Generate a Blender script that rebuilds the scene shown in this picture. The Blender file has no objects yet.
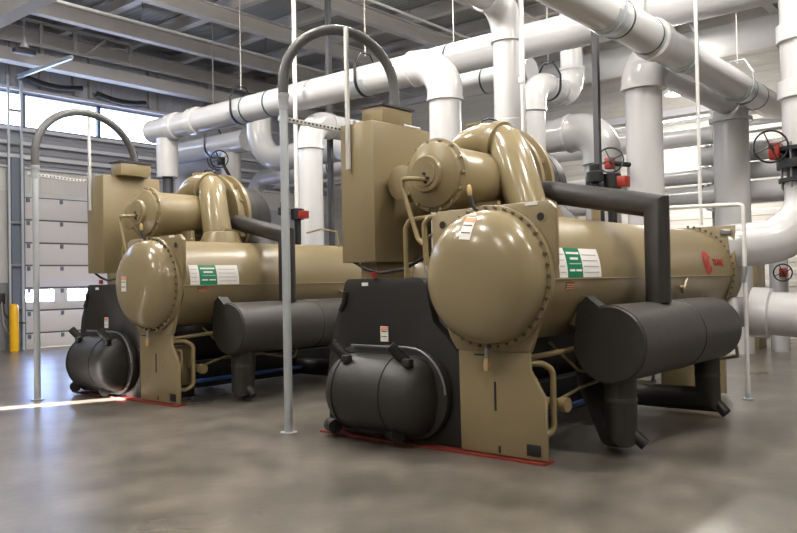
import bpy, bmesh, math, random
from mathutils import Vector, Matrix
random.seed(7)
PI = math.pi
scene = bpy.context.scene
COL = scene.collection
V = Vector

# ---------------------------------------------------------------- materials
def lin(c):
    return tuple(((x/255)/12.92 if x/255 <= .04045 else ((x/255+.055)/1.055)**2.4) for x in c) + (1,)

def mat(name, rgb, rough=.5, metal=0.0, var=.0, scale=6.0, bump=0.0, bscale=40.0, spec=.5, emit=None, estr=0.0, coat=0.0, rvar=0.0, detail=6):
    m = bpy.data.materials.new(name); m.use_nodes = True
    n = m.node_tree.nodes; l = m.node_tree.links
    b = n['Principled BSDF']
    b.inputs['Base Color'].default_value = lin(rgb)
    b.inputs['Roughness'].default_value = rough
    b.inputs['Metallic'].default_value = metal
    b.inputs['Specular IOR Level'].default_value = spec
    b.inputs['Coat Weight'].default_value = coat
    b.inputs['Coat Roughness'].default_value = .12
    if emit:
        b.inputs['Emission Color'].default_value = lin(emit); b.inputs['Emission Strength'].default_value = estr
    tc = n.new('ShaderNodeTexCoord')
    if var or rvar:
        nz = n.new('ShaderNodeTexNoise'); nz.inputs['Scale'].default_value = scale; nz.inputs['Detail'].default_value = detail
        l.new(tc.outputs['Object'], nz.inputs['Vector'])
        if var:
            mx = n.new('ShaderNodeMix'); mx.data_type = 'RGBA'
            c = lin(rgb)
            mx.inputs['A'].default_value = tuple(x*(1-var) for x in c[:3])+(1,)
            mx.inputs['B'].default_value = tuple(min(1, x*(1+var)) for x in c[:3])+(1,)
            l.new(nz.outputs['Fac'], mx.inputs['Factor']); l.new(mx.outputs['Result'], b.inputs['Base Color'])
        if rvar:
            mr = n.new('ShaderNodeMapRange')
            mr.inputs['To Min'].default_value = max(0.02, rough-rvar); mr.inputs['To Max'].default_value = rough+rvar
            l.new(nz.outputs['Fac'], mr.inputs['Value']); l.new(mr.outputs['Result'], b.inputs['Roughness'])
    if bump:
        nb = n.new('ShaderNodeTexNoise'); nb.inputs['Scale'].default_value = bscale; nb.inputs['Detail'].default_value = 4
        l.new(tc.outputs['Object'], nb.inputs['Vector'])
        bp = n.new('ShaderNodeBump'); bp.inputs['Strength'].default_value = bump; bp.inputs['Distance'].default_value = .02
        l.new(nb.outputs['Fac'], bp.inputs['Height']); l.new(bp.outputs['Normal'], b.inputs['Normal'])
    return m

def ribbed(name, rgb, axis, period, rough=.5, strength=.6, dark=.25):
    m = mat(name, rgb, rough, var=0)
    n = m.node_tree.nodes; l = m.node_tree.links; b = n['Principled BSDF']
    tc = n.new('ShaderNodeTexCoord'); w = n.new('ShaderNodeTexWave')
    w.wave_type = 'BANDS'; w.bands_direction = axis; w.wave_profile = 'SIN'
    w.inputs['Scale'].default_value = .314/period
    l.new(tc.outputs['Object'], w.inputs['Vector'])
    r = n.new('ShaderNodeValToRGB'); r.color_ramp.elements[0].position = .35; r.color_ramp.elements[1].position = .65
    l.new(w.outputs['Fac'], r.inputs['Fac'])
    bp = n.new('ShaderNodeBump'); bp.inputs['Strength'].default_value = strength; bp.inputs['Distance'].default_value = .04
    l.new(r.outputs['Color'], bp.inputs['Height']); l.new(bp.outputs['Normal'], b.inputs['Normal'])
    return m

M = dict(
    tan=mat('tan enamel', (134, 120, 90), .34, var=.05, scale=3, bump=.04, bscale=25, rvar=.05),
    tan_gloss=mat('tan gloss enamel', (140, 127, 97), .23, var=.04, scale=2, bump=.02, bscale=9, coat=.3),
    foam=mat('charcoal foam', (42, 40, 38), .5, var=.25, scale=5, bump=.18, bscale=14, rvar=.1),
    foam_dark=mat('black foam sheet', (29, 28, 27), .55, var=.15, scale=4, bump=.12, bscale=12),
    grey_wrap=mat('grey insulation wrap', (58, 55, 52), .5, var=.25, scale=7, bump=.14, bscale=10),
    pvc=mat('white pvc jacket', (190, 190, 191), .24, var=.02, scale=2, bump=.03, bscale=6, coat=.2),
    pvc_cover=mat('white pvc fitting cover', (198, 198, 199), .18, var=.02, scale=2, bump=.02, bscale=6, coat=.3),
    galv=mat('galvanised steel', (188, 194, 200), .36, .45, var=.1, scale=12, rvar=.08),
    conduit=mat('grey flexible conduit', (82, 82, 82), .42, var=.05, scale=30, bump=.3, bscale=60),
    steel=mat('bare steel', (150, 152, 155), .3, .8),
    white_paint=mat('white paint', (205, 204, 202), .45),
    white_steel=mat('off white painted steel', (176, 172, 168), .5, var=.05, scale=3),
    beam_grey=mat('grey painted beam', (206, 203, 200), .5, var=.06, scale=3),
    dark_steel=mat('dark steel', (66, 66, 70), .45, .3),
    black=mat('black rubber', (26, 26, 28), .45),
    black_iron=mat('black iron', (32, 33, 35), .4, .2),
    red=mat('red paint', (140, 40, 28), .4),
    bolt_tan=mat('dark tan bolt', (84, 74, 54), .5),
    red_strip=mat('red strip paint', (128, 48, 38), .5, var=.2, scale=8),
    logo_red=mat('red decal', (172, 46, 40), .5),
    green=mat('green label', (18, 124, 88), .45),
    label=mat('white label', (232, 230, 226), .5),
    ink=mat('pale print', (176, 168, 178), .6),
    ink_dark=mat('dark print', (70, 62, 54), .6),
    orange=mat('orange print', (226, 150, 110), .6),
    yellow=mat('yellow paint', (232, 178, 14), .38, var=.05, scale=6),
    tape=mat('dark green tape', (34, 66, 60), .5),
    brass=mat('brass', (196, 170, 120), .35, .6),
    copper=mat('tan tubing', (138, 122, 88), .35),
    door=mat('white door panel', (206, 202, 202), .5, var=.03, scale=1.5),
    door_gap=mat('dark door seal', (92, 92, 96), .6),
    jamb=mat('blue grey steel', (104, 112, 126), .45, var=.06, scale=4),
    girt=mat('grey wall girt', (205, 205, 210), .5),
    wall_low=mat('light wall panel', (190, 188, 186), .6, var=.04, scale=2),
    wall_dark=mat('grey wall panel', (132, 132, 134), .6, var=.05, scale=2),
    beige=mat('beige wall', (186, 180, 168), .6, var=.04, scale=1),
    deck=ribbed('ribbed roof deck', (165, 165, 160), 'X', .16, .6),
    siding_h=ribbed('horizontal ribbed siding', (150, 152, 160), 'Z', .3, .5, .8),
    siding_v=ribbed('vertical ribbed siding', (178, 180, 188), 'X', .3, .5, .5),
    panel_v=ribbed('light vertical ribbed panel', (206, 204, 200), 'X', .12, .5, .4),
    back_siding=ribbed('pale ribbed siding', (196, 193, 186), 'Z', .3, .55, .4),
    blue_pipe=mat('blue painted tube', (56, 96, 170), .4),
    daylight=mat('daylit glazing', (235, 240, 250), .2, emit=(200, 218, 255), estr=8),
    bright_pane=mat('bright door glazing', (235, 240, 250), .2, emit=(160, 190, 255), estr=38),
    lens=mat('lit lamp lens', (255, 250, 240), .3, emit=(255, 246, 232), estr=30),
)

# floor: polished concrete
def floor_mat():
    m = mat('polished concrete', (140, 134, 126), .3)
    n = m.node_tree.nodes; l = m.node_tree.links; b = n['Principled BSDF']
    tc = n.new('ShaderNodeTexCoord')
    a = n.new('ShaderNodeTexNoise'); a.inputs['Scale'].default_value = 1.1; a.inputs['Detail'].default_value = 10; a.inputs['Roughness'].default_value = .58
    c = n.new('ShaderNodeTexNoise'); c.inputs['Scale'].default_value = 4.5; c.inputs['Detail'].default_value = 8
    l.new(tc.outputs['Object'], a.inputs['Vector']); l.new(tc.outputs['Object'], c.inputs['Vector'])
    r = n.new('ShaderNodeValToRGB'); e = r.color_ramp.elements
    e[0].position = .3; e[0].color = lin((72, 68, 62)); e[1].position = .72; e[1].color = lin((122, 115, 106))
    l.new(a.outputs['Fac'], r.inputs['Fac'])
    fr = n.new('ShaderNodeMapRange'); fr.inputs['To Min'].default_value = .62; fr.inputs['To Max'].default_value = 1.38
    l.new(c.outputs['Fac'], fr.inputs['Value'])
    mx = n.new('ShaderNodeMix'); mx.data_type = 'RGBA'; mx.blend_type = 'MULTIPLY'; mx.inputs['Factor'].default_value = 1
    l.new(r.outputs['Color'], mx.inputs['A']); l.new(fr.outputs['Result'], mx.inputs['B'])
    l.new(mx.outputs['Result'], b.inputs['Base Color'])
    g = n.new('ShaderNodeTexNoise'); g.inputs['Scale'].default_value = .35; g.inputs['Detail'].default_value = 3
    l.new(tc.outputs['Object'], g.inputs['Vector'])
    mr = n.new('ShaderNodeMapRange'); mr.inputs['To Min'].default_value = .24; mr.inputs['To Max'].default_value = .34
    l.new(g.outputs['Fac'], mr.inputs['Value']); l.new(mr.outputs['Result'], b.inputs['Roughness'])
    return m
M['floor'] = floor_mat()

# ---------------------------------------------------------------- mesh helper
def frame(d):
    d = d.normalized(); a = V((0, 0, 1)) if abs(d.z) < .9 else V((1, 0, 0))
    u = d.cross(a).normalized(); return u, d.cross(u).normalized()

def fillet(pts, R, n=8):
    pts = [V(p) for p in pts]
    if R <= 0: return pts
    out = [pts[0]]
    for i in range(1, len(pts)-1):
        p = pts[i]; a = (pts[i-1]-p); b = (pts[i+1]-p)
        la, lb = a.length, b.length; a.normalize(); b.normalize()
        ang = a.angle(b)
        if ang > PI-.02: out.append(p); continue
        t = min(R/math.tan(ang/2), la*.49 if i > 1 else la*.98, lb*.49 if i < len(pts)-2 else lb*.98)
        r = t*math.tan(ang/2)
        c = p+(a+b).normalized()*(r/math.sin(ang/2))
        s = p+a*t-c; e = p+b*t-c; tot = s.angle(e)
        ax = s.cross(e).normalized()
        for k in range(n+1): out.append(c+Matrix.Rotation(tot*k/n, 3, ax) @ s)
    out.append(pts[-1]); return out

class MB:
    def __init__(s): s.v = []; s.f = []
    def loft(s, rings, c0=True, c1=True, closed=True):
        b = len(s.v); n = len(rings[0])
        for r in rings: s.v += [V(p) for p in r]
        for i in range(len(rings)-1):
            for j in range(n if closed else n-1):
                k = (j+1) % n
                s.f.append((b+i*n+j, b+i*n+k, b+(i+1)*n+k, b+(i+1)*n+j))
        if c0: s.f.append(tuple(b+j for j in range(n)))
        if c1: s.f.append(tuple(b+(len(rings)-1)*n+j for j in range(n)))
        return s
    def tube(s, pts, r, seg=14, R=0, cap=True, n=8, closed=False):
        p = fillet(pts, R, n) if not closed else [V(q) for q in pts]
        N = len(p); rr = r if isinstance(r, (list, tuple)) else [r]*N
        if len(rr) != N: rr = [rr[0]+(rr[-1]-rr[0])*i/(N-1) for i in range(N)]
        d0 = (p[1]-p[0]).normalized(); u, w = frame(d0); rings = []
        for i in range(N):
            if closed: din = (p[i]-p[i-1]).normalized(); do = (p[(i+1) % N]-p[i]).normalized()
            else:
                din = (p[i]-p[i-1]).normalized() if i else d0
                do = (p[i+1]-p[i]).normalized() if i < N-1 else din
            nn = (din+do).normalized()
            ring = []
            for j in range(seg):
                o = (u*math.cos(2*PI*j/seg)+w*math.sin(2*PI*j/seg))*rr[i]
                t = -(o.dot(nn))/max(.2, din.dot(nn)); ring.append(p[i]+o+din*t)
            rings.append(ring)
            q = din.rotation_difference(do); u = q @ u; w = q @ w
        if closed: rings.append(rings[0]); return s.loft(rings, False, False)
        return s.loft(rings, cap, cap)
    def lathe(s, prof, o, ax, seg=32, c0=True, c1=True):
        ax = V(ax).normalized(); u, w = frame(ax); o = V(o)
        return s.loft([[o+ax*a+(u*math.cos(2*PI*j/seg)+w*math.sin(2*PI*j/seg))*max(r, .0005) for j in range(seg)] for a, r in prof], c0, c1)
    def cyl(s, a, b, r, seg=20): return s.tube([a, b], r, seg)
    def box(s, x0, x1, y0, y1, z0, z1):
        return s.loft([[(x0, y0, z), (x1, y0, z), (x1, y1, z), (x0, y1, z)] for z in (z0, z1)])
    def beam(s, a, b, w, h, up=(0, 0, 1)):
        a = V(a); b = V(b); d = (b-a).normalized(); x = d.cross(V(up)).normalized()*(w/2); y = x.cross(d).normalized()*(h/2)
        return s.loft([[p-x-y, p+x-y, p+x+y, p-x+y] for p in (a, b)])
    def prism(s, poly, axis, a, b):       # poly of the two other coordinates
        f = {'x': lambda p, t: (t, p[0], p[1]), 'y': lambda p, t: (p[0], t, p[1]), 'z': lambda p, t: (p[0], p[1], t)}[axis]
        return s.loft([[f(p, t) for p in poly] for t in (a, b)])
    def build(s, name, m, parent=None, bev=0, sharp=35, off=None):
        root = parent
        base = V((0, 0, 0))
        while root is not None:
            base = base+root.location; root = root.parent
        if off is not None: base = base+V(off)
        me = bpy.data.meshes.new(name)
        bm = bmesh.new()
        vs = [bm.verts.new(p-base) for p in s.v]
        for f in s.f:
            try: bm.faces.new([vs[i] for i in f])
            except ValueError: pass
        bmesh.ops.recalc_face_normals(bm, faces=bm.faces)
        if bev:
            ed = [e for e in bm.edges if len(e.link_faces) == 2 and e.calc_face_angle(0) > .6]
            bmesh.ops.bevel(bm, geom=ed, offset=bev, segments=2, affect='EDGES', profile=.5, clamp_overlap=True)
        for f in bm.faces: f.smooth = True
        bm.to_mesh(me); bm.free()
        me.set_sharp_from_angle(angle=math.radians(sharp))
        me.materials.append(M[m] if isinstance(m, str) else m)
        o = bpy.data.objects.new(name, me); COL.objects.link(o)
        if off is not None: o.location = off
        if parent: o.parent = parent
        return o

def tag(o, label=None, cat=None, group=None, kind=None):
    if label: o['label'] = label
    if cat: o['category'] = cat
    if group: o['group'] = group
    if kind: o['kind'] = kind
    return o
def thing(name, loc, label, cat, group=None):
    o = bpy.data.objects.new(name, None); COL.objects.link(o); o.location = loc; o.empty_display_size = .1
    return tag(o, label, cat, group)
def struct(o): o['kind'] = 'structure'; return o
def copy_tree(o, parent=None):
    c = o.copy(); COL.objects.link(c)
    if parent: c.parent = parent
    for ch in list(o.children): copy_tree(ch, c)
    return c

# ---------------------------------------------------------------- the room
struct(MB().box(-6.2, 21.4, -6.2, 21.4, -.2, 0).build('floor', 'floor'))
struct(MB().box(-6.2, 21.4, -6.2, 21.4, 8.75, 8.9).build('ceiling', 'deck'))
# wall on the left (y = 21): door opening x 9.6..15.2 z 0..4.15 ; strip window z 5.85..6.78
YW = 21.0
w = MB()
w.box(-6.2, 9.5, YW, YW+.3, 0, 1.75)
struct(w.build('wall_left_lower', 'wall_dark'))
struct(MB().box(-6.2, 9.5, YW-.03, YW+.3, 1.75, 4.15).build('wall_left_panel', 'wall_low'))
struct(MB().box(15.2, 21.4, YW, YW+.3, 0, 4.15).build('wall_left_end', 'siding_v'))
struct(MB().box(-6.2, 21.4, YW-.02, YW+.3, 4.15, 4.75).build('wall_left_band', 'panel_v'))
struct(MB().box(-6.2, 21.4, YW, YW+.3, 4.75, 5.86).build('wall_left_middle', 'siding_h'))
struct(MB().box(-6.2, 21.4, YW, YW+.3, 6.78, 8.75).build('wall_left_upper', 'siding_v'))
struct(MB().box(14.1, 21.4, YW, YW+.3, 5.86, 6.78).build('wall_left_return', 'siding_v'))
struct(MB().box(-6.2, 2.0, YW, YW+.3, 5.86, 6.78).build('wall_left_corner', 'siding_v'))
wf = MB().box(2, 14.1, YW+.02, YW+.2, 5.82, 5.9)
wf.box(2, 14.1, YW+.02, YW+.2, 6.74, 6.82)
for x in (2.02, 3.9, 5.8, 7.7, 9.7, 11.85, 14.08): wf.box(x-.05, x+.05, YW+.02, YW+.2, 5.86, 6.78)
win = struct(wf.build('window_1', 'jamb'))
MB().box(2, 14.1, YW+.13, YW+.15, 5.86, 6.78).build('glass', 'daylight', win)
# back wall and the two walls behind the camera
struct(MB().box(21, 21.3, -6.2, 21, 0, 8.75).build('wall_back', 'back_siding'))
struct(MB().box(-6, 21, -6.3, -6, 0, 8.75).build('wall_right', 'beige'))
# near end wall holds a door standing ajar: a tall narrow gap at y 15.17..15.33
w = MB(); w.box(-6.3, -6, -6, 14.98, 0, 8.75); w.box(-6.3, -6, 15.44, 21, 0, 8.75); w.box(-6.3, -6, 14.98, 15.44, 3.6, 8.75)
struct(w.build('wall_front', 'beige'))
# girts on the left wall
k = 1
for z, h, dpt in ((4.78, .05, .10), (5.06, .10, .14), (5.42, .09, .14), (5.78, .08, .16), (6.86, .08, .12)):
    struct(MB().box(-6, 20.9, YW-dpt, YW-.021, z-h/2, z+h/2).build('trim_%d' % k, 'girt')); k += 1
# wall posts above the window
for x in (8.95, 9.35, 10.15, 11.1, 11.55, 13.45, 13.8, 15.6, 17.6, 19.6):
    struct(MB().box(x-.05, x+.05, YW-.12, YW-.001, 6.92, 8.6).build('trim_%d' % k, 'white_steel')); k += 1
# door jamb columns
struct(MB().box(9.22, 9.56, YW-.3, YW-.04, 0, 5.0).build('trim_%d' % k, 'jamb')); k += 1
struct(MB().box(15.1, 15.4, YW-.3, YW-.03, 0, 4.7).build('trim_%d' % k, 'jamb')); k += 1

# overhead door with seven sections
door = thing('door_1', (12.4, YW, 0), None, None); struct(door)
zs = [0.02, .42, .98, 1.54, 2.14, 2.74, 3.36, 4.02]
zs = [-.02, .40, 1.0, 1.60, 2.20, 2.80, 3.41, 4.02]
for i in range(7):
    z0, z1 = zs[i], zs[i+1]
    b = MB()
    if i == 3-1+0:
        pass
    pnl = b.box(9.6, 15.1, YW-.05, YW+.05, max(.01, z0+.02), z1-.02).build('door_panel', 'door', door, bev=.012)
    MB().box(9.6, 15.1, YW-.035, YW+.04, z1-.03, z1+.03).build('panel_seal', 'door_gap', door)
    for x in (9.75, 10.66, 11.9, 13.3, 14.8):
        MB().box(x-.04, x+.04, YW-.085, YW-.051, z1-.14, z1-.03).build('hinge', 'jamb', pnl)
    if i == 2:
        for x in (10.42, 11.58, 12.74, 13.9):
            f = MB()
            x0, x1, a, c = x-.76, x+.0, z0+.24, z1-.05
            f.box(x0-.03, x1+.03, YW-.06, YW-.052, a-.03, c+.03)
            fo = f.build('window_frame', 'white_paint', pnl)
            MB().box(x0, x1, YW-.066, YW-.061, a, c).build('pane', 'bright_pane', pnl)
MB().box(9.5, 15.2, YW-.06, YW+.1, 4.02, 4.14).build('door_header', 'girt', door)

# vertical-lift tracks and roller arm in front of the left jamb
t = thing('door_track', (9.3, 20.6, 0), 'galvanised overhead door track rising beside the left door jamb and turning into the room', 'door track')
b = MB(); b.beam((9.12, 20.62, 0), (9.12, 20.62, 7.1), .05, .05, (0, 1, 0)); b.build('inner_rail', 'galv', t)
b = MB(); b.beam((9.45, 20.62, 0), (9.45, 20.62, 7.0), .06, .05, (0, 1, 0)); b.build('outer_rail', 'galv', t)
b = MB(); b.beam((9.42, 20.75, 7.12), (9.42, 17.9, 7.08), .07, .09); b.build('roller_arm', 'galv', t)
for z in (1.1, 2.2, 3.3, 5.4, 6.2):
    MB().box(9.1, 9.47, 20.6, 20.64, z-.03, z+.03).build('bracket', 'steel', t)

# black hose swags above the window
for i, (x0, x1, z) in enumerate(((9.60, 11.17, 7.14), (11.60, 13.15, 7.05))):
    t = thing('cable_swag', (x0, 20.7, z), ('black cable swag above the strip window, left of the pair', 'black cable swag above the strip window, right of the pair')[i], 'cable', 'cable swags above the window')
    n = 10
    pts = [(x0+(x1-x0)*j/n, 20.7, z-.10*math.sin(PI*j/n)-.02*j/n) for j in range(n+1)]
    MB().tube(pts, .075, 10).build('hose', 'black', t)
    for x in (x0, x1): MB().cyl((x, 20.7, z), (x, 20.985, z+.05), .03, 8).build('hook', 'steel', t)

# small high-level lamp on the girder, wall outlet with cord, bollard
t = thing('flood_lamp', (8.8, 19.0, 7.4), 'small hooded lamp hanging below the girder at the upper left', 'lamp')
MB().lathe([(0, .02), (.12, .05), (.26, .12), (.28, .13)], (8.8, 19, 7.66), (0, 0, -1), 16).build('hood', 'white_paint', t)
MB().box(8.55, 9.05, 18.9, 19.1, 7.24, 7.36).build('ballast', 'dark_steel', t, bev=.02)
MB().cyl((8.8, 19, 7.66), (8.8, 19, 8.75), .012, 8).build('stem', 'white_steel', t)
t = thing('wall_outlet', (9.05, 20.96, 1.35), 'black outlet box low on the left wall beside the door jamb', 'outlet')
MB().box(8.98, 9.12, 20.9, 20.97, 1.2, 1.48).build('box', 'black', t, bev=.01)
MB().tube([(9.05, 20.9, 1.25), (9.08, 20.85, .9), (9.3, 20.6, .72), (9.45, 20.5, .7)], .018, 8, R=.2).build('cord', 'black', t)
MB().tube([(9.03, 20.9, 1.25), (9.05, 20.85, .7), (9.2, 20.75, .3), (9.2, 20.75, .03)], .014, 8, R=.15).build('drop_cord', 'white_steel', t)
t = thing('bollard', (9.14, 20.45, 0), 'yellow steel bollard guarding the left side of the overhead door', 'bollard')
MB().lathe([(0, .11), (1.12, .11), (1.17, .095), (1.2, .06), (1.21, .01)], (9.14, 20.45, 0), (0, 0, 1), 20).build('post', 'yellow', t)

# ---------------------------------------------------------------- roof steel
def ibeam(a, b, w, h, m, nm):
    mb = MB(); a = V(a); b = V(b); up = V((0, 0, 1))
    mb.beam(a, b, .03, h-.05)
    mb.beam(a+up*(h/2-.02), b+up*(h/2-.02), w, .035); mb.beam(a-up*(h/2-.02), b-up*(h/2-.02), w, .035)
    return struct(mb.build(nm, m))
for y in (20.55, 18.2, 15.6, 13.0, 10.4, 7.8, 5.2, 2.6, 0, -3):
    ibeam((-6, y, 8.2), (21, y, 8.2), .22, .4, 'beam_grey', 'trim_%d' % k); k += 1
for i in range(14):
    x = -4.7+i*1.9
    ibeam((x, -6, 8.56), (x, 21, 8.56), .2, .34, 'beam_grey', 'trim_%d' % k); k += 1
# long box girder near the left wall, with light truss work above it
struct(MB().box(-6, 21, 19.95, 20.3, 7.3, 7.62).build('trim_%d' % k, 'beam_grey')); k += 1
tr = MB()
tr.beam((-6, 19.6, 8.3), (12.0, 19.6, 8.3), .07, .07); tr.beam((-6, 19.6, 7.72), (21, 19.6, 7.72), .08, .08)
for x in (7.6, 8.4, 9.5, 10.4, 12.0): tr.beam((x, 19.6, 7.72), (x, 19.6, 8.3), .07, .07, (0, 1, 0))
tr.beam((10.7, 19.6, 7.72), (11.3, 19.6, 8.3), .06, .06, (0, 1, 0))
struct(tr.build('trim_%d' % k, 'white_steel')); k += 1
struct(MB().box(6.7, 7.02, -6, 20.99, 6.82, 7.98).build('trim_%d' % k, 'beam_grey')); k += 1
for z in (5.3, 5.95, 7.7):
    struct(MB().box(20.84, 20.999, -6, 20.9, z-.09, z+.09).build('trim_%d' % k, 'girt')); k += 1
# pipes running under the roof
for i, (y, z, r, m, lab) in enumerate(((16.6, 7.85, .035, 'white_paint', 'thin white sprinkler line under the roof beams, nearest the left wall'),
                                       (11.5, 7.8, .035, 'white_paint', 'thin white sprinkler line under the roof beams, above the left header pipe'))):
    t = thing('sprinkler_line', (8, y, z), lab, 'pipe')
    MB().cyl((-5.9, y, z), (20.9, y, z), r, 8).build('run', m, t)
    for x in (2.9, 6.7, 10.5, 14.3, 18.1): MB().cyl((x, y, z+r), (x, y, 8.4), .012, 6).build('drop_rod', 'steel', t)

# ---------------------------------------------------------------- lamps
CEILING_FILL = 150
def high_bay(x, y, z, power, label):
    t = thing('high_bay_lamp', (x, y, z), label, 'lamp', 'high bay lamps')
    MB().lathe([(0, .08), (.18, .1), (.3, .26), (.34, .28)], (x, y, z+.34), (0, 0, -1), 24, c1=False).build('reflector', 'white_paint', t)
    MB().lathe([(0, .26), (.015, .26)], (x, y, z+.02), (0, 0, 1), 24).build('lens', 'lens', t)
    MB().cyl((x, y, z+.34), (x, y, 8.75), .015, 8).build('stem', 'steel', t)
    ld = bpy.data.lights.new('high_bay_light', 'AREA'); ld.shape = 'DISK'; ld.size = .55; ld.energy = power
    ld.color = (1, .95, .89)
    up = bpy.data.lights.new('added_ceiling_fill', 'POINT'); up.energy = CEILING_FILL; up.shadow_soft_size = .12; up.color = (1, .95, .88)  # added fill point above the reflector, brightens the ceiling and beams
    uo = bpy.data.objects.new('added_ceiling_fill', up); COL.objects.link(uo); uo.location = (.06, 0, .5); uo.parent = t
    lo = bpy.data.objects.new('high_bay_light', ld); COL.objects.link(lo); lo.location = (0, 0, -.02); lo.parent = t
LP = [(2.0, 1.5, 80), (2.0, 6.0, 80), (6.3, 1.0, 150), (1.5, 10.5, 70), (-2, 4, 60), (-2.5, 9, 60), (5.5, 6.3, 150), (9.0, 2.2, 170), (4.2, 10.2, 110), (6.5, -2.5, 70)]
for x, y, p in LP:
    high_bay(x, y, 6.6, p, 'high bay lamp hanging over the floor in front of the machines')
high_bay(18.6, 6.86, 5.9, 420, 'glowing high bay lamp hanging by the back wall behind the diagonal pipe')
for x, y, z, p, lab in ((8.6, 7.9, 6.6, 150, 'added high bay lamp, out of view between the two chillers, brightening the left header pipe'), (8.2, 11.2, 7.5, 210, 'added high bay lamp, out of view above the farther chiller, brightening the left header pipe'),
                   (13.4, 3.2, 7.5, 260, 'added high bay lamp, out of view over the right-hand pipes, brightening the back wall'), (9.8, 5.3, 7.3, 80, 'added high bay lamp, out of view above the nearest chiller, brightening the left header pipe'),
                   (12.2, 8.8, 8.0, 230, 'added high bay lamp, out of view, brightening the pipes behind the two chillers'),
                   (7.5, 15.0, 7.5, 190, 'added high bay lamp, out of view near the left wall girder, brightening the left header pipe')):
    high_bay(x, y, z, p, lab)  # unseen lamps added to brighten the upper pipes and the back wall

# ---------------------------------------------------------------- chillers
OX = V((6.0, 4.75, 0))
def arc(cy, cz, r, a0, a1, n):
    return [(cy+r*math.cos(math.radians(a0+(a1-a0)*i/n)), cz+r*math.sin(math.radians(a0+(a1-a0)*i/n))) for i in range(n+1)]
EY, EZ, ER = 3.93, 1.62, .60      # evaporator axis
MY, MZ = 4.95, 2.69               # motor axis
RY, RZ, RR = 3.085, 1.0, .352     # receiver axis

def shell_patch(mb, x0, x1, a0, a1, R=ER+.004, n=8):
    rows = []
    for i in range(n+1):
        a = a0+(a1-a0)*i/n
        rows.append([(x, EY-R*math.cos(a), EZ+R*math.sin(a)) for x in (x0, x1)])
    outer = rows; inner = [[(x, EY-(R-.003)*math.cos(a0+(a1-a0)*i/n), EZ+(R-.003)*math.sin(a0+(a1-a0)*i/n)) for x in (x1, x0)] for i in range(n+1)]
    return mb.loft([r+q for r, q in zip(outer, inner)])

def text_on_shell(txt, x0, size, ac, m, parent):
    cu = bpy.data.curves.new('lettering', 'FONT'); cu.body = txt; cu.size = size; cu.extrude = .002; cu.resolution_u = 2
    to = bpy.data.objects.new('lettering_curve', cu); COL.objects.link(to)
    me = bpy.data.meshes.new_from_object(to.evaluated_get(bpy.context.evaluated_depsgraph_get()))
    bpy.data.objects.remove(to)
    base = parent.location if parent.parent is None else OX
    for v in me.vertices:
        a = ac+v.co.y/ER; R = ER+.006+v.co.z
        v.co = V((x0+v.co.x, EY-R*math.cos(a), EZ+R*math.sin(a)))-base
    me.materials.clear(); me.materials.append(M[m])
    o = bpy.data.objects.new('lettering', me); COL.objects.link(o); o.parent = parent
    return o

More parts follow.
